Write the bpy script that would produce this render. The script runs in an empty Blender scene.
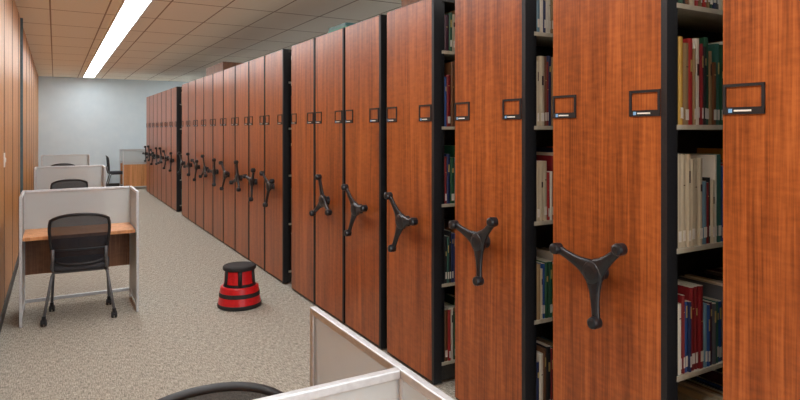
import bpy, bmesh, math, random
from mathutils import Vector, Matrix
random.seed(5)
scene = bpy.context.scene
col = scene.collection
EYE = 1.67
FACE = 2.13      # x of the shelving end panels

# ------------------------------------------------------------------ materials
def srgb(r, g, b):
    def f(c):
        c /= 255.0
        return c/12.92 if c <= 0.04045 else ((c+0.055)/1.055)**2.4
    return (f(r), f(g), f(b), 1.0)

def new_mat(name):
    m = bpy.data.materials.new(name); m.use_nodes = True
    nt = m.node_tree
    return m, nt, nt.nodes["Principled BSDF"]

def noisy(name, c1, c2, scale=20, rough=0.5, metallic=0.0, stretch=(1, 1, 1), bump=0.0, detail=3):
    m, nt, b = new_mat(name)
    tc = nt.nodes.new("ShaderNodeTexCoord"); mp = nt.nodes.new("ShaderNodeMapping")
    mp.inputs["Scale"].default_value = stretch
    no = nt.nodes.new("ShaderNodeTexNoise"); no.inputs["Scale"].default_value = scale
    no.inputs["Detail"].default_value = detail
    cr = nt.nodes.new("ShaderNodeValToRGB")
    cr.color_ramp.elements[0].position = 0.35; cr.color_ramp.elements[1].position = 0.65
    cr.color_ramp.elements[0].color = c1; cr.color_ramp.elements[1].color = c2
    L = nt.links.new
    L(tc.outputs["Object"], mp.inputs["Vector"]); L(mp.outputs[0], no.inputs["Vector"])
    L(no.outputs["Fac"], cr.inputs[0]); L(cr.outputs[0], b.inputs["Base Color"])
    b.inputs["Roughness"].default_value = rough; b.inputs["Metallic"].default_value = metallic
    if bump:
        bp = nt.nodes.new("ShaderNodeBump"); bp.inputs["Strength"].default_value = bump
        bp.inputs["Distance"].default_value = 0.01
        L(no.outputs["Fac"], bp.inputs["Height"]); L(bp.outputs[0], b.inputs["Normal"])
    return m

def wood(name, dark, mid, light, rough=0.34):
    m, nt, b = new_mat(name)
    L = nt.links.new
    tc = nt.nodes.new("ShaderNodeTexCoord")
    info = nt.nodes.new("ShaderNodeObjectInfo")
    add = nt.nodes.new("ShaderNodeVectorMath"); add.operation = 'MULTIPLY_ADD'
    comb = nt.nodes.new("ShaderNodeCombineXYZ")
    L(info.outputs["Random"], comb.inputs[0]); L(info.outputs["Random"], comb.inputs[1]); L(info.outputs["Random"], comb.inputs[2])
    add.inputs[1].default_value = (17, 13, 29)
    L(comb.outputs[0], add.inputs[0]); L(tc.outputs["Object"], add.inputs[2])
    mp = nt.nodes.new("ShaderNodeMapping"); mp.inputs["Scale"].default_value = (70, 70, 1.5)
    L(add.outputs[0], mp.inputs[0])
    n1 = nt.nodes.new("ShaderNodeTexNoise"); n1.inputs["Scale"].default_value = 1.6; n1.inputs["Detail"].default_value = 5
    n1.inputs["Roughness"].default_value = 0.65
    L(mp.outputs[0], n1.inputs["Vector"])
    mp2 = nt.nodes.new("ShaderNodeMapping"); mp2.inputs["Scale"].default_value = (8, 8, 0.4)
    L(add.outputs[0], mp2.inputs[0])
    n2 = nt.nodes.new("ShaderNodeTexNoise"); n2.inputs["Scale"].default_value = 1.5; n2.inputs["Detail"].default_value = 3
    n2.inputs["Distortion"].default_value = 0.8
    L(mp2.outputs[0], n2.inputs["Vector"])
    mp3 = nt.nodes.new("ShaderNodeMapping"); mp3.inputs["Scale"].default_value = (9, 9, 26)
    L(add.outputs[0], mp3.inputs[0])
    n3 = nt.nodes.new("ShaderNodeTexNoise"); n3.inputs["Scale"].default_value = 2.0; n3.inputs["Detail"].default_value = 2
    L(mp3.outputs[0], n3.inputs["Vector"])
    m1 = nt.nodes.new("ShaderNodeMath"); m1.operation = 'MULTIPLY'; m1.inputs[1].default_value = 0.44
    m2 = nt.nodes.new("ShaderNodeMath"); m2.operation = 'MULTIPLY_ADD'; m2.inputs[1].default_value = 0.42
    m3 = nt.nodes.new("ShaderNodeMath"); m3.operation = 'MULTIPLY_ADD'; m3.inputs[1].default_value = 0.14
    L(n1.outputs["Fac"], m1.inputs[0]); L(n2.outputs["Fac"], m2.inputs[0]); L(m1.outputs[0], m2.inputs[2])
    L(n3.outputs["Fac"], m3.inputs[0]); L(m2.outputs[0], m3.inputs[2])
    cr = nt.nodes.new("ShaderNodeValToRGB")
    e = cr.color_ramp.elements
    e[0].position = 0.40; e[0].color = dark
    e[1].position = 0.60; e[1].color = light
    k = e.new(0.5); k.color = mid
    L(m3.outputs[0], cr.inputs[0]); L(cr.outputs[0], b.inputs["Base Color"])
    b.inputs["Roughness"].default_value = rough
    b.inputs["Specular IOR Level"].default_value = 0.4
    return m

M = {}
M['cherry'] = wood("cherry_veneer", srgb(114, 57, 26), srgb(148, 78, 36), srgb(176, 98, 49), 0.31)
M['wallwood'] = wood("wall_veneer", srgb(160, 106, 58), srgb(188, 130, 74), srgb(208, 150, 92), 0.42)
M['deskwood'] = wood("desk_laminate", srgb(180, 120, 72), srgb(206, 144, 92), srgb(220, 158, 108), 0.4)
M['darkwood'] = wood("modesty_laminate", srgb(96, 60, 38), srgb(120, 78, 50), srgb(138, 94, 62), 0.5)
M['black'] = noisy("black_powdercoat", srgb(14, 14, 17), srgb(22, 22, 26), 80, 0.5)
M['handle'] = noisy("handle_plastic", srgb(22, 24, 28), srgb(30, 32, 37), 120, 0.3)
M['shelf'] = noisy("shelf_steel", srgb(186, 180, 162), srgb(198, 192, 174), 30, 0.45)
M['darksteel'] = noisy("dark_steel", srgb(44, 42, 40), srgb(58, 55, 50), 30, 0.6)
M['silver'] = noisy("silver_frame", srgb(186, 190, 194), srgb(200, 204, 207), 60, 0.4, 0.4)
M['backwall'] = noisy("painted_wall", srgb(206, 222, 231), srgb(211, 226, 234), 4, 0.85)
M['whitepaint'] = noisy("white_paint", srgb(222, 222, 218), srgb(230, 230, 226), 10, 0.6)
M['red'] = noisy("red_enamel", srgb(186, 18, 28), srgb(204, 26, 34), 40, 0.32)
M['rubber'] = noisy("black_rubber", srgb(20, 20, 22), srgb(32, 32, 34), 200, 0.7)
M['seat'] = noisy("seat_fabric", srgb(40, 42, 46), srgb(58, 60, 66), 300, 0.85)
M['chairframe'] = noisy("chair_grey", srgb(96, 98, 102), srgb(112, 114, 118), 60, 0.4, 0.4)
M['laminate'] = noisy("panel_laminate", srgb(208, 212, 212), srgb(218, 222, 222), 50, 0.5)
M['teal'] = noisy("door_frame_metal", srgb(70, 92, 98), srgb(84, 106, 112), 40, 0.45, 0.3)
M['mark'] = noisy("mark_blue", srgb(110, 160, 210), srgb(125, 175, 220), 40, 0.5)
M['card'] = noisy("card_white", srgb(222, 220, 212), srgb(232, 230, 224), 40, 0.7)

def frosted(name, c, transp, rough=0.35):
    m, nt, b = new_mat(name)
    L = nt.links.new
    no = nt.nodes.new("ShaderNodeTexNoise"); no.inputs["Scale"].default_value = 6
    mx = nt.nodes.new("ShaderNodeMix"); mx.data_type = 'RGBA'
    mx.inputs[6].default_value = c; mx.inputs[7].default_value = tuple(min(1, v*1.06) for v in c[:3])+(1,)
    L(no.outputs["Fac"], mx.inputs[0]); L(mx.outputs[2], b.inputs["Base Color"])
    b.inputs["Roughness"].default_value = rough
    tl = nt.nodes.new("ShaderNodeBsdfTranslucent"); L(mx.outputs[2], tl.inputs[0])
    tr = nt.nodes.new("ShaderNodeBsdfTransparent")
    a = nt.nodes.new("ShaderNodeMixShader"); a.inputs[0].default_value = 0.4
    L(b.outputs[0], a.inputs[1]); L(tl.outputs[0], a.inputs[2])
    s = nt.nodes.new("ShaderNodeMixShader"); s.inputs[0].default_value = transp
    L(a.outputs[0], s.inputs[1]); L(tr.outputs[0], s.inputs[2])
    L(s.outputs[0], nt.nodes["Material Output"].inputs[0])
    return m
M['frost'] = frosted("frosted_glass", srgb(210, 219, 222), 0.42, 0.25)
M['mesh'] = frosted("chair_mesh", srgb(34, 38, 46), 0.16, 0.6)

def carpet():
    m, nt, b = new_mat("carpet")
    L = nt.links.new
    tc = nt.nodes.new("ShaderNodeTexCoord")
    def n(scale, st, rot=0, det=2):
        mp = nt.nodes.new("ShaderNodeMapping"); mp.inputs["Scale"].default_value = st
        mp.inputs["Rotation"].default_value = (0, 0, rot)
        t = nt.nodes.new("ShaderNodeTexNoise"); t.inputs["Scale"].default_value = scale; t.inputs["Detail"].default_value = det
        L(tc.outputs["Object"], mp.inputs[0]); L(mp.outputs[0], t.inputs["Vector"]); return t
    a = n(32, (0.7, 4.6, 1)); c = n(36, (4.6, 0.55, 1), 0.03); d = n(150, (1, 1, 1))
    s1 = nt.nodes.new("ShaderNodeMath"); s1.operation = 'ADD'; L(a.outputs["Fac"], s1.inputs[0]); L(c.outputs["Fac"], s1.inputs[1])
    s2 = nt.nodes.new("ShaderNodeMath"); s2.operation = 'MULTIPLY_ADD'; s2.inputs[1].default_value = 0.8
    L(d.outputs["Fac"], s2.inputs[0]); L(s1.outputs[0], s2.inputs[2])
    mm = nt.nodes.new("ShaderNodeMath"); mm.operation = 'MULTIPLY'; mm.inputs[1].default_value = 1/2.8
    L(s2.outputs[0], mm.inputs[0])
    cr = nt.nodes.new("ShaderNodeValToRGB"); e = cr.color_ramp.elements
    e[0].position = 0.40; e[0].color = srgb(118, 115, 106)
    e[1].position = 0.60; e[1].color = srgb(200, 196, 182)
    k = e.new(0.5); k.color = srgb(163, 159, 148)
    L(mm.outputs[0], cr.inputs[0]); L(cr.outputs[0], b.inputs["Base Color"])
    b.inputs["Roughness"].default_value = 0.95; b.inputs["Specular IOR Level"].default_value = 0.1
    bp = nt.nodes.new("ShaderNodeBump"); bp.inputs["Strength"].default_value = 0.35; bp.inputs["Distance"].default_value = 0.003
    L(mm.outputs[0], bp.inputs["Height"]); L(bp.outputs[0], b.inputs["Normal"])
    return m
M['carpet'] = carpet()

def tile_ceiling():
    m, nt, b = new_mat("ceiling_tiles")
    L = nt.links.new
    tc = nt.nodes.new("ShaderNodeTexCoord")
    sp = nt.nodes.new("ShaderNodeSeparateXYZ"); L(tc.outputs["Object"], sp.inputs[0])
    def line(out, period, off, w):
        a = nt.nodes.new("ShaderNodeMath"); a.operation = 'ADD'; a.inputs[1].default_value = off+100*period
        L(out, a.inputs[0])
        d = nt.nodes.new("ShaderNodeMath"); d.operation = 'MODULO'; d.inputs[1].default_value = period
        L(a.outputs[0], d.inputs[0])
        c = nt.nodes.new("ShaderNodeMath"); c.operation = 'LESS_THAN'; c.inputs[1].default_value = w
        L(d.outputs[0], c.inputs[0]); return c
    lx = line(sp.outputs[0], 0.61, 0.06, 0.018); ly = line(sp.outputs[1], 1.22, 0.0, 0.026)
    mxm = nt.nodes.new("ShaderNodeMath"); mxm.operation = 'MAXIMUM'
    L(lx.outputs[0], mxm.inputs[0]); L(ly.outputs[0], mxm.inputs[1])
    no = nt.nodes.new("ShaderNodeTexNoise"); no.inputs["Scale"].default_value = 90
    m1 = nt.nodes.new("ShaderNodeMix"); m1.data_type = 'RGBA'
    m1.inputs[6].default_value = srgb(242, 236, 220); m1.inputs[7].default_value = srgb(250, 245, 230)
    L(tc.outputs["Object"], no.inputs["Vector"]); L(no.outputs["Fac"], m1.inputs[0])
    m2 = nt.nodes.new("ShaderNodeMix"); m2.data_type = 'RGBA'
    m2.inputs[7].default_value = srgb(160, 140, 118)
    L(mxm.outputs[0], m2.inputs[0]); L(m1.outputs[2], m2.inputs[6]); L(m2.outputs[2], b.inputs["Base Color"])
    b.inputs["Roughness"].default_value = 0.9
    return m
M['ceiling'] = tile_ceiling()

def book_mat():
    m, nt, b = new_mat("book_covers")
    at = nt.nodes.new("ShaderNodeAttribute"); at.attribute_name = "bookcol"
    no = nt.nodes.new("ShaderNodeTexNoise"); no.inputs["Scale"].default_value = 60
    mx = nt.nodes.new("ShaderNodeMix"); mx.data_type = 'RGBA'; mx.blend_type = 'MULTIPLY'
    cr = nt.nodes.new("ShaderNodeValToRGB"); cr.color_ramp.elements[0].color = (.85, .85, .85, 1)
    mx.inputs[0].default_value = 1
    nt.links.new(no.outputs["Fac"], cr.inputs[0]); nt.links.new(at.outputs["Color"], mx.inputs[6]); nt.links.new(cr.outputs[0], mx.inputs[7])
    nt.links.new(mx.outputs[2], b.inputs["Base Color"]); b.inputs["Roughness"].default_value = 0.45
    return m
M['book'] = book_mat()

def emit(name, c, s):
    m, nt, b = new_mat(name)
    b.inputs["Base Color"].default_value = (1, 1, 1, 1)
    no = nt.nodes.new("ShaderNodeTexNoise"); no.inputs["Scale"].default_value = 2
    mx = nt.nodes.new("ShaderNodeMix"); mx.data_type = 'RGBA'
    mx.inputs[6].default_value = c; mx.inputs[7].default_value = tuple(v*0.97 for v in c[:3])+(1,)
    nt.links.new(no.outputs["Fac"], mx.inputs[0]); nt.links.new(mx.outputs[2], b.inputs["Emission Color"])
    b.inputs["Emission Strength"].default_value = s
    return m
M['lamp'] = emit("lamp_diffuser", (0.98, 0.99, 1.0, 1), 19.0)

# ------------------------------------------------------------------ mesh helpers
class MB:
    """mesh builder collecting boxes, tubes and lathes with material slots"""
    def __init__(self): self.v = []; self.f = []; self.m = []; self.mats = []; self.smooth = []
    def mi(self, key):
        if key not in self.mats: self.mats.append(key)
        return self.mats.index(key)
    def add(self, vs, fs, key, smooth=False):
        o = len(self.v); self.v += [tuple(p) for p in vs]
        k = self.mi(key)
        for f in fs:
            self.f.append(tuple(i+o for i in f)); self.m.append(k); self.smooth.append(smooth)
    def box(self, x0, x1, y0, y1, z0, z1, key):
        vs = [(x0,y0,z0),(x1,y0,z0),(x1,y1,z0),(x0,y1,z0),(x0,y0,z1),(x1,y0,z1),(x1,y1,z1),(x0,y1,z1)]
        self.add(vs, [(0,3,2,1),(4,5,6,7),(0,1,5,4),(1,2,6,5),(2,3,7,6),(3,0,4,7)], key)
    def tube(self, pts, r, key, n=10, flat=1.0):
        pts = [Vector(p) for p in pts]; rr = r if isinstance(r, (list, tuple)) else [r]*len(pts)
        vs = []; ref = None
        for i, p in enumerate(pts):
            t = (pts[min(i+1, len(pts)-1)]-pts[max(i-1, 0)]).normalized()
            if ref is None:
                ref = Vector((1,0,0)) if abs(t.x) < 0.8 else Vector((0,0,1))
            a = (ref - t*ref.dot(t)).normalized(); ref = a; b = t.cross(a)
            for k in range(n):
                an = 2*math.pi*k/n
                vs.append(p + a*math.cos(an)*rr[i]*flat + b*math.sin(an)*rr[i])
        fs = []
        for i in range(len(pts)-1):
            for k in range(n):
                fs.append((i*n+k, i*n+(k+1)%n, (i+1)*n+(k+1)%n, (i+1)*n+k))
        fs.append(tuple(reversed(range(n)))); fs.append(tuple((len(pts)-1)*n+k for k in range(n)))
        self.add(vs, fs, key, True)
    def lathe(self, prof, keys, axis='Z', c=(0,0,0), n=40):
        for i in range(len(prof)-1):
            vs = []
            for (r, z) in (prof[i], prof[i+1]):
                for k in range(n):
                    a = 2*math.pi*k/n; x, y = r*math.cos(a), r*math.sin(a)
                    if axis == 'Z': p = (c[0]+x, c[1]+y, c[2]+z)
                    elif axis == 'X': p = (c[0]+z, c[1]+x, c[2]+y)
                    else: p = (c[0]+x, c[1]+z, c[2]+y)
                    vs.append(p)
            key = keys[i] if isinstance(keys, (list, tuple)) else keys
            self.add(vs, [(k, (k+1)%n, n+(k+1)%n, n+k) for k in range(n)], key, True)
    def mesh(self, name):
        me = bpy.data.meshes.new(name); me.from_pydata(self.v, [], self.f)
        for k in self.mats: me.materials.append(M[k])
        me.polygons.foreach_set("material_index", self.m)
        me.polygons.foreach_set("use_smooth", self.smooth)
        me.update()
        bm = bmesh.new(); bm.from_mesh(me); bmesh.ops.recalc_face_normals(bm, faces=bm.faces); bm.to_mesh(me); bm.free()
        return me
    def obj(self, name, parent=None, bevel=0.0, loc=None):
        return place(self.mesh(name), name, parent, bevel, loc)

def place(me, name, parent=None, bevel=0.0, loc=None, rot=None):
    o = bpy.data.objects.new(name, me); col.objects.link(o)
    if parent: o.parent = parent
    if loc: o.location = loc
    if rot: o.rotation_euler = rot
    if bevel:
        b = o.modifiers.new("bevel", 'BEVEL'); b.width = bevel; b.segments = 2; b.limit_method = 'ANGLE'
    return o

def empty(name, loc, rz=0.0):
    e = bpy.data.objects.new(name, None); e.empty_display_size = 0.2
    e.location = loc; e.rotation_euler = (0, 0, rz); col.objects.link(e); return e

# ------------------------------------------------------------------ room shell
XL, XR, Y0, Y1, ZC = -0.40, 7.5, -3.0, 19.4, EYE+1.48
def simple_box(name, *a, bevel=0):
    mb = MB(); mb.box(*a); return mb.obj(name, None, bevel)
simple_box("floor", XL-0.1, XR+0.1, Y0, Y1+0.1, -0.1, 0, 'carpet')
simple_box("ceiling", XL-0.1, XR+0.1, Y0, Y1+0.1, ZC, ZC+0.1, 'ceiling')
simple_box("wall_back", XL-0.1, XR+0.1, Y1, Y1+0.1, 0, ZC, 'backwall')
simple_box("wall_right", XR, XR+0.1, Y0, Y1, 0, 0.8, 'backwall')
simple_box("wall_left", XL-0.1, XL, Y0, Y1, 0, ZC, 'wallwood')
y = Y0; n = 1
while y < Y1-0.1:  # unseen windows, added so world light reaches the ceiling over the ranges
    y2 = min(y+2.8, Y1)
    mb = MB()
    mb.box(XR, XR+0.1, y, y+0.06, 0.8, ZC, 'whitepaint'); mb.box(XR, XR+0.1, y2-0.06, y2, 0.8, ZC, 'whitepaint')
    mb.box(XR, XR+0.1, y+0.06, y2-0.06, 0.8, 0.86, 'whitepaint'); mb.box(XR, XR+0.1, y+0.06, y2-0.06, ZC-0.06, ZC, 'whitepaint')
    mb.box(XR+0.02, XR+0.08, (y+y2)/2-0.025, (y+y2)/2+0.025, 0.86, ZC-0.06, 'whitepaint')
    mb.obj("added_window_%d" % n); n += 1; y = y2
mb = MB(); mb.box(XL, XL+0.012, Y0, Y1, 0, 0.10, 'darksteel'); mb.obj("baseboard_left")
mb = MB(); mb.box(XL, XR, Y1-0.012, Y1, 0, 0.10, 'darksteel'); mb.obj("baseboard_back")
mb = MB()
y = 0.4
while y < Y1:
    mb.box(XL, XL+0.003, y, y+0.010, 0.10, ZC, 'black'); y += 1.22
mb.obj("trim_1")
mb = MB()
mb.box(XL, XL+0.03, 9.4, 9.45, 0.0, ZC, 'teal')
mb.obj("trim_2")
mb = MB(); mb.box(XL, XL+0.008, 6.45, 6.53, 1.33, 1.46, 'whitepaint'); mb.box(XL+0.008, XL+0.016, 6.48, 6.50, 1.375, 1.415, 'card')
mb.obj("light_switch", None, 0.002)

def strip(name, x0, x1, ya, yb):
    e = empty(name, (0, 0, 0))
    mb = MB()
    t = 0.02
    mb.box(x0-t, x0, ya, yb, ZC-0.03, ZC, 'whitepaint'); mb.box(x1, x1+t, ya, yb, ZC-0.03, ZC, 'whitepaint')
    mb.box(x0-t, x1+t, ya-t, ya, ZC-0.03, ZC, 'whitepaint'); mb.box(x0-t, x1+t, yb, yb+t, ZC-0.03, ZC, 'whitepaint')
    mb.obj("housing", e)
    mb = MB(); mb.box(x0, x1, ya, yb, ZC-0.022, ZC-0.004, 'lamp'); mb.obj("diffuser", e)
strip("added_hidden_ceiling_light", 0.69, 0.94, -2.6, 18.8)
strip("added_hidden_ceiling_light", 3.8, 4.04, -2.6, 18.8)  # added strip, hidden behind the shelf tops, to brighten stacks and books

# ------------------------------------------------------------------ shelving ranges
W, H, LEN = 0.64, 2.54, 3.6
TR = 0.028
SHZ = [0.14, 0.655, 1.18, 1.69, 2.19]
mb = MB()
mb.box(0.007, 0.06, 0, W, 0.015, H, 'black')
mb.box(-0.001, 0.007, 0, TR, 0.015, H, 'black')
panel_core = mb.mesh("end_frame")
mb = MB(); mb.box(0.0, 0.007, TR, W-0.004, 0.03, H-0.006, 'cherry'); panel_face = mb.mesh("end_panel")
mb = MB()
for z in SHZ:
    mb.box(0.06, LEN, 0.012, W-0.012, z-0.02, z, 'shelf')
mb.box(0.06, LEN, W/2-0.006, W/2+0.006, 0.14, H-0.04, 'darksteel')
mb.box(0.06, LEN, 0.0, W, H-0.03, H, 'darksteel')
mb.box(0.06, LEN, 0.02, W-0.02, 0.02, 0.12, 'darksteel')
for x in (0.06, 0.95, 1.85, 2.75, LEN-0.04):
    for y in (0.02, W-0.05):
        mb.box(x, x+0.035, y, y+0.03, 0.02, H-0.03, 'black')
    mb.box(x, x+0.004, 0.02, W-0.02, 0.14, H-0.03, 'darksteel')
body = mb.mesh("shelf_rack")
mb = MB()
for (a, b) in ((TR+0.002, TR+0.152), (W-0.156, W-0.006)):
    z0, z1, t = 1.725, 1.835, 0.011
    mb.box(-0.006, 0.0, a, b, z1-t, z1, 'black'); mb.box(-0.006, 0, a, b, z0, z0+0.026, 'black')
    mb.box(-0.006, 0, a, a+t, z0, z1, 'black'); mb.box(-0.006, 0, b-t, b, z0, z1, 'black')
    mb.box(-0.0068, -0.006, b-0.036, b-0.022, z0+0.006, z0+0.020, 'mark')
    mb.box(-0.0068, -0.006, a+0.045, b-0.042, z0+0.010, z0+0.016, 'card')
labels = mb.mesh("label_holders")

def handwheel_mesh():
    mb = MB()
    mb.lathe([(0, 0.0), (0.038, 0.0), (0.034, -0.03), (0.048, -0.036), (0.056, -0.048), (0.056, -0.064), (0.047, -0.075), (0.03, -0.081), (0, -0.083)], 'handle', 'X', n=28)
    for k in range(3):
        a = math.radians(120*k)
        pts, rr = [], []
        for r, w, x in ((0.0, .052, -.058), (.035, .048, -.059), (.06, .038, -.060), (.085, .030, -.062), (.12, .024, -.066), (.16, .021, -.070), (.20, .021, -.074), (.225, .019, -.075)):
            pts.append((x, r*math.cos(a), r*math.sin(a))); rr.append(w)
        n = 12; vs = []
        tx = Vector((0, -math.sin(a), math.cos(a)))
        for p, w in zip(pts, rr):
            th = 0.014
            for q in range(n):
                an = 2*math.pi*q/n
                vs.append(Vector(p) + Vector((1, 0, 0))*math.sin(an)*th + tx*math.cos(an)*w)
        fs = [(i*n+q, i*n+(q+1)%n, (i+1)*n+(q+1)%n, (i+1)*n+q) for i in range(len(pts)-1) for q in range(n)]
        fs.append(tuple((len(pts)-1)*n+q for q in range(n)))
        mb.add(vs, fs, 'handle', True)
        c = (0, 0.212*math.cos(a), 0.212*math.sin(a))
        mb.lathe([(0, -.114), (.014, -.113), (.023, -.108), (.027, -.096), (.027, -.080), (.026, -.064), (.018, -.057), (0, -.055)], 'handle', 'X', c, 20)
    return mb.mesh("handwheel")
wheel = handwheel_mesh()

ranges = [(0.685, None), (1.553, 39), (2.39, 40), (3.262, 8), (3.995, 9), (4.665, -22), (5.327, None)]
y = 6.225
rots = [20, 45, 80, 10, 60, 95, 30, 70, 0]
for i in range(9): ranges.append((y+0.664*i, rots[i]))
y = 12.75
for i in range(7): ranges.append((y+0.664*i, rots[(i*2+1) % 9]))

for ya, rot in ranges:
    e = empty("mobile_shelving_range", (FACE, ya, 0))
    place(panel_core, "end_frame", e, 0.0)
    place(panel_face, "end_panel", e)
    place(body, "shelf_rack", e)
    place(labels, "label_holders", e)
    if rot is not None:
        w = place(wheel, "handwheel", e, loc=(0, W/2+0.01, 1.035), rot=(math.radians(180-rot), 0, 0))

mb = MB()
for x in (0.35, 1.75, 3.1):
    mb.box(FACE+x, FACE+x+0.05, 0.6, 17.5, 0.0, 0.008, 'silver')
mb.obj("shelving_floor_rails")

for (x0, x1, ya, yb, h) in ((0.12, 0.5, 9.4, 10.6, 0.18), (0.1, 0.5, 3.36, 3.86, 0.16)):
    mb = MB(); z = H+0.001; t = 0.018; a, b = FACE+x0, FACE+x1
    mb.box(a, b, ya, yb, z, z+t, 'darkwood')
    mb.box(a, a+t, ya, yb, z+t, z+h, 'darkwood'); mb.box(b-t, b, ya, yb, z+t, z+h, 'darkwood')
    mb.box(a+t, b-t, ya, ya+t, z+t, z+h, 'darkwood'); mb.box(a+t, b-t, yb-t, yb, z+t, z+h, 'darkwood')
    mb.obj("wooden_storage_crate", None, 0.003)

# ------------------------------------------------------------------ books
PAL = [((232,228,214),15), ((200,190,166),9), ((34,50,96),8), ((24,28,34),9), ((128,30,36),11), ((170,42,42),4), ((32,84,60),9),
       ((50,104,94),4), ((38,84,156),6), ((112,74,46),7), ((150,126,90),6), ((92,96,102),5), ((200,160,66),3), ((110,146,166),5), ((76,34,54),3)]
cols = [srgb(*c) for c, w in PAL]; wts = [w for c, w in PAL]
BV, BF, BC = [], [], []
LAB = srgb(236, 234, 226)
def add_face(vs, c):
    o = len(BV); BV.extend(vs); BF.append(tuple(range(o, o+len(vs)))); BC.append(c)
def book(x0, w, yf, depth, z0, h, c, label=True):
    e = min(0.006, w*0.25)
    sec = [(x0, yf+depth), (x0, yf+e), (x0+w*0.28, yf), (x0+w*0.72, yf), (x0+w, yf+e), (x0+w, yf+depth)]
    for i in range(5):
        (ax, ay), (bx, by) = sec[i], sec[i+1]
        add_face([(ax, ay, z0), (bx, by, z0), (bx, by, z0+h), (ax, ay, z0+h)], c)
    page = srgb(214, 206, 186)
    add_face([(x, y, z0+h) for x, y in sec], page if random.random() < 0.7 else c)
    yl = yf-0.0012
    if label:
        zl = z0+0.018+random.uniform(0, .012); a, b = x0+w*0.16, x0+w*0.84
        add_face([(a, yl, zl), (b, yl, zl), (b, yl, zl+0.045), (a, yl, zl+0.045)], LAB)
    if random.random() < 0.65:
        lum = sum(c[:3])
        tc = srgb(210, 186, 120) if lum < 0.6 else srgb(60, 40, 40)
        zt = z0+h*random.uniform(.55, .8); hh = random.choice((0.004, 0.03, 0.05)); a, b = x0+w*0.3, x0+w*0.7
        add_face([(a, yl, zt), (b, yl, zt), (b, yl, zt+hh), (a, yl, zt+hh)], tc)
for idx, (ya, rot) in enumerate(ranges):
    if idx == 0: continue
    for z in SHZ:
        x = FACE+0.10; end = FACE+ (2.6 if idx in (1,2,3,4,7,16) else 0.9)
        run = None; left = 0
        base_h = random.uniform(.32, .39)
        while x < end:
            if left <= 0:
                left = random.randint(1, 4); run = random.choices(cols, wts)[0]; rh = min(.43, max(.24, base_h+random.uniform(-.06, .04)))
                same = random.random() < 0.18
            c = run if same else random.choices(cols, wts)[0]
            if z > 2.1: rh = min(rh, .28)
            w = random.uniform(.012, .036) if not same else random.uniform(.022, .032)
            h = rh if same else rh+random.uniform(-.05, .02)
            if not (FACE+0.94 < x+w and x < FACE+0.99) and not (FACE+1.84 < x+w and x < FACE+1.89):
                book(x, w*0.97, ya+0.014+random.uniform(0, .010), 0.22, z+0.0005, h, c, random.random() < 0.8)
            x += w; left -= 1
def flat(x, y, z, lx, ly, t, c):
    for quad in ([(x,y,z),(x+lx,y,z),(x+lx,y,z+t),(x,y,z+t)], [(x,y,z),(x,y+ly,z),(x,y+ly,z+t),(x,y,z+t)],
                 [(x+lx,y,z),(x+lx,y+ly,z),(x+lx,y+ly,z+t),(x+lx,y,z+t)], [(x,y+ly,z),(x+lx,y+ly,z),(x+lx,y+ly,z+t),(x,y+ly,z+t)],
                 [(x,y,z+t),(x+lx,y,z+t),(x+lx,y+ly,z+t),(x,y+ly,z+t)]):
        add_face(quad, c)
flat(FACE+0.09, 4.80, H+0.001, .25, .42, .045, srgb(50, 130, 100))
flat(FACE+0.09, 4.82, H+0.046, .22, .38, .03, srgb(60, 110, 110))
me = bpy.data.meshes.new("library_books"); me.from_pydata(BV, [], BF)
ca = me.color_attributes.new("bookcol", 'FLOAT_COLOR', 'CORNER')
data = []
for f, c in zip(BF, BC): data += list(c)*len(f)
ca.data.foreach_set("color", data); me.materials.append(M['book']); me.update()
place(me, "library_books")

# ------------------------------------------------------------------ study carrels
PT = EYE-0.564
def carrel(name, loc, rz=0, w=0.93, depth=0.6, lower='laminate', desk_d=None, back=True):
    e = empty(name, loc, rz)
    mb = MB(); t = 0.022; g = 0.010
    def rails_x(y):
        mb.box(t, w-t, y-t, y, PT-t, PT, 'silver'); mb.box(t, w-t, y-t, y, 0.70, 0.725, 'silver'); mb.box(t, w-t, y-t, y, 0.06, 0.09, 'silver')
    def side(x):
        mb.box(x, x+t, 0, t, 0, PT, 'silver')
        if back: mb.box(x, x+t, depth-t, depth, 0, PT, 'silver')
        mb.box(x, x+t, t, depth-t, PT-t, PT, 'silver'); mb.box(x, x+t, t, depth-t, 0.70, 0.725, 'silver'); mb.box(x, x+t, t, depth-t, 0.06, 0.09, 'silver')
    side(0); side(w-t)
    if back: rails_x(depth)
    mb.obj("screen_frame", e, 0.003)
    mb = MB()
    if back: mb.box(t, w-t, depth-t/2-g/2, depth-t/2+g/2, 0.725, PT-t, 'frost')
    for x in (t/2, w-t/2):
        mb.box(x-g/2, x+g/2, t, depth-t, 0.725, PT-t, 'frost')
    mb.obj("frosted_screens", e)
    mb = MB()
    for x in (t/2, w-t/2):
        mb.box(x-g/2, x+g/2, t, depth-t, 0.09, 0.70, lower)
    mb.obj("side_panels", e)
    if back:
        mb = MB(); mb.box(t, w-t, depth-t/2-g/2, depth-t/2+g/2, 0.32, 0.70, 'darkwood'); mb.obj("modesty_panel", e)
    dd = desk_d or depth-0.07
    mb = MB(); mb.box(t, w-t, depth-t-dd+0.02, depth-t, 0.715, 0.745, 'deskwood'); mb.obj("desk_top", e, 0.003)
    return e
carrel("study_carrel", (-0.262, 5.97, 0))
carrel("study_carrel", (-0.262, 10.1, 0))
carrel("study_carrel", (-0.262, 14.9, 0))
carrel("study_carrel", (1.62, 19.1, 0), -math.pi/2, 0.93, 0.7, 'deskwood')
carrel("study_carrel", (0.725, 1.80, 0), math.pi, 0.95, 0.580, 'laminate', 0.38)
carrel("study_carrel", (-0.225, 0.655, 0), 0, 0.95, 0.588, back=False)

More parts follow.
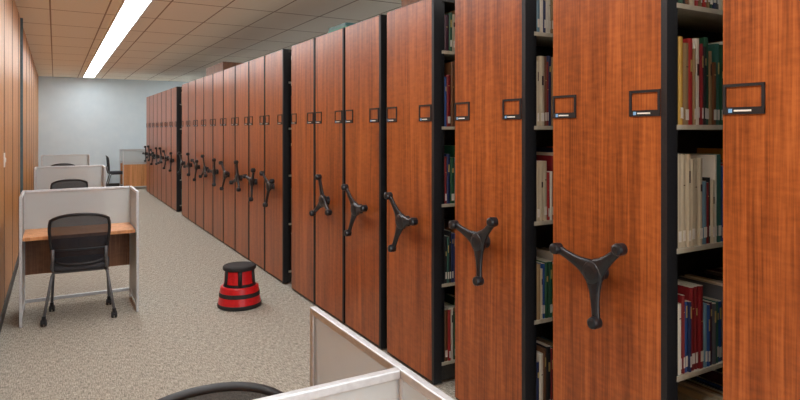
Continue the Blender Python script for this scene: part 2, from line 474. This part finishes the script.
# ------------------------------------------------------------------ chairs (face +Y locally)
def chair(loc, rz=0):
    e = empty("mesh_back_chair", loc, rz)
    hw, zb, zt = 0.245, 0.50, 0.937
    def P(u, v):
        wv = hw*(0.80+0.20*v**0.8)
        x = u*wv
        z = zb+(zt-zb)*v - 0.032*u*u*v
        y = -0.235 + 0.05*u*u - 0.035*(v-0.15)
        return x, y, z
    mb = MB(); nu, nv = 16, 12; vs = []; fs = []
    def warp(u, v):
        a, b = u, 2*v-1
        k = 0.16
        ua = a*(1-k*abs(b)**4*0.5); vb = b*(1-k*abs(a)**4*0.7)
        return P(ua, (vb+1)/2)
    for j in range(nv+1):
        for i in range(nu+1): vs.append(warp(-1+2*i/nu, j/nv))
    for j in range(nv):
        for i in range(nu):
            a = j*(nu+1)+i; fs.append((a, a+1, a+nu+2, a+nu+1))
    mb.add(vs, fs, 'mesh', True); mb.obj("back_mesh", e)
    mb = MB()
    loop = [warp(-1+2*i/nu, 0) for i in range(nu+1)]+[warp(1, j/nv) for j in range(1, nv+1)]+[warp(1-2*i/nu, 1) for i in range(1, nu+1)]+[warp(-1, 1-j/nv) for j in range(1, nv+1)]
    mb.tube(loop, 0.013, 'black', 8)
    band = [warp(-1+2*i/nu, 0.30) for i in range(nu+1)]
    mb.tube(band, 0.008, 'black', 6)
    for s in (-1, 1):
        mb.tube([(s*0.19, 0.05, 0.44), (s*0.205, -0.14, 0.435), (s*0.21, -0.21, 0.47), (s*0.205, -0.238, 0.56), (s*0.205, -0.24, 0.64)], 0.013, 'chairframe', 8)
    mb.obj("back_frame", e)
    mb = MB(); n = 28; rings = []
    for (sc, z) in ((0.90, 0.435), (1.0, 0.45), (1.0, 0.475), (0.95, 0.492), (0.6, 0.498)):
        rings.append([(sc*0.235*math.copysign(abs(math.cos(t))**0.45, math.cos(t)), 0.0+sc*0.225*math.copysign(abs(math.sin(t))**0.45, math.sin(t)), z) for t in [2*math.pi*k/n for k in range(n)]])
    vs = [p for r in rings for p in r]
    fs = [(i*n+k, i*n+(k+1)%n, (i+1)*n+(k+1)%n, (i+1)*n+k) for i in range(4) for k in range(n)]
    fs.append(tuple(range(n))); fs.append(tuple(4*n+k for k in range(n)))
    mb.add(vs, fs, 'seat', True); mb.obj("seat", e)
    mb = MB()
    for s in (-1, 1):
        mb.tube([(s*0.20, 0.18, 0.43), (s*0.22, 0.19, 0.40), (s*0.235, 0.20, 0.07)], 0.012, 'chairframe', 8)
        mb.tube([(s*0.20, -0.12, 0.43), (s*0.215, -0.16, 0.40), (s*0.27, -0.25, 0.07)], 0.012, 'chairframe', 8)
        mb.tube([(s*0.20, 0.18, 0.425), (s*0.20, -0.13, 0.425)], 0.012, 'chairframe', 8)
    mb.tube([(-0.20, -0.12, 0.42), (0.20, -0.12, 0.42)], 0.012, 'chairframe', 8)
    mb.tube([(-0.20, 0.17, 0.42), (0.20, 0.17, 0.42)], 0.012, 'chairframe', 8)
    mb.obj("leg_frame", e)
    mb = MB()
    for (x, y) in ((-.235, .20), (.235, .20), (-.27, -.25), (.27, -.25)):
        mb.lathe([(0, -.024), (.022, -.024), (.03, -.019), (.03, -.005), (.012, -.004), (.012, .004), (.03, .005), (.03, .019), (.022, .024), (0, .024)], 'rubber', 'X', (x, y, 0.03), 18)
        mb.lathe([(0.012, 0.045), (0.016, 0.06), (0.016, 0.085), (0, 0.088)], 'black', 'Z', (x, y, 0), 12)
    mb.obj("casters", e)
    return e
chair((0.20, 6.15, 0), math.radians(-3))
chair((0.17, 10.25, 0), math.radians(4))
chair((0.15, 15.05, 0), 0)
chair((1.50, 18.65, 0), -math.pi/2)
chair((0.355, 1.475, 0), math.pi)

# ------------------------------------------------------------------ kick stool
e = empty("kick_step_stool", (1.52, 5.70, 0))
mb = MB()
mb.lathe([(0.0, 0.0), (0.19, 0.0), (0.203, 0.008), (0.205, 0.034), (0.198, 0.040)], 'rubber')
mb.lathe([(0.198, 0.040), (0.188, 0.105)], 'red')
mb.lathe([(0.188, 0.105), (0.190, 0.107), (0.186, 0.142), (0.183, 0.144)], 'rubber')
mb.lathe([(0.183, 0.144), (0.176, 0.190), (0.168, 0.198), (0.152, 0.200)], 'red')
mb.lathe([(0.152, 0.200), (0.12, 0.196)], 'rubber')
mb.obj("lower_drum", e)
mb = MB()
mb.lathe([(0.146, 0.19), (0.143, 0.225)], 'rubber')
mb.lathe([(0.143, 0.225), (0.134, 0.345)], 'red')
mb.lathe([(0.134, 0.345), (0.148, 0.348), (0.154, 0.356), (0.154, 0.378), (0.148, 0.386), (0.127, 0.390), (0.12, 0.387), (0.10, 0.389), (0.05, 0.388), (0, 0.388)], 'rubber')
for k in range(6):
    a = 2*math.pi*k/6+0.3
    c, s = math.cos(a), math.sin(a)
    pts = [(0.140*c, 0.140*s, 0.215), (0.132*c, 0.132*s, 0.348)]
    mb.tube(pts, 0.020, 'rubber', 8)
mb.obj("upper_step", e)

# ------------------------------------------------------------------ world, camera
w = bpy.data.worlds.new("World"); scene.world = w; w.use_nodes = True
w.node_tree.nodes["Background"].inputs[0].default_value = (0.95, 0.97, 1.0, 1)
w.node_tree.nodes["Background"].inputs[1].default_value = 3.3
cam = bpy.data.cameras.new("camera"); co = bpy.data.objects.new("camera", cam); col.objects.link(co)
co.location = (0, 0, EYE); co.rotation_euler = (math.radians(90), 0, math.radians(-29.9))
cam.sensor_width = 36; cam.lens = 27.0; cam.shift_y = -0.088; cam.clip_start = 0.05
scene.camera = co
scene.view_settings.view_transform = 'Standard'
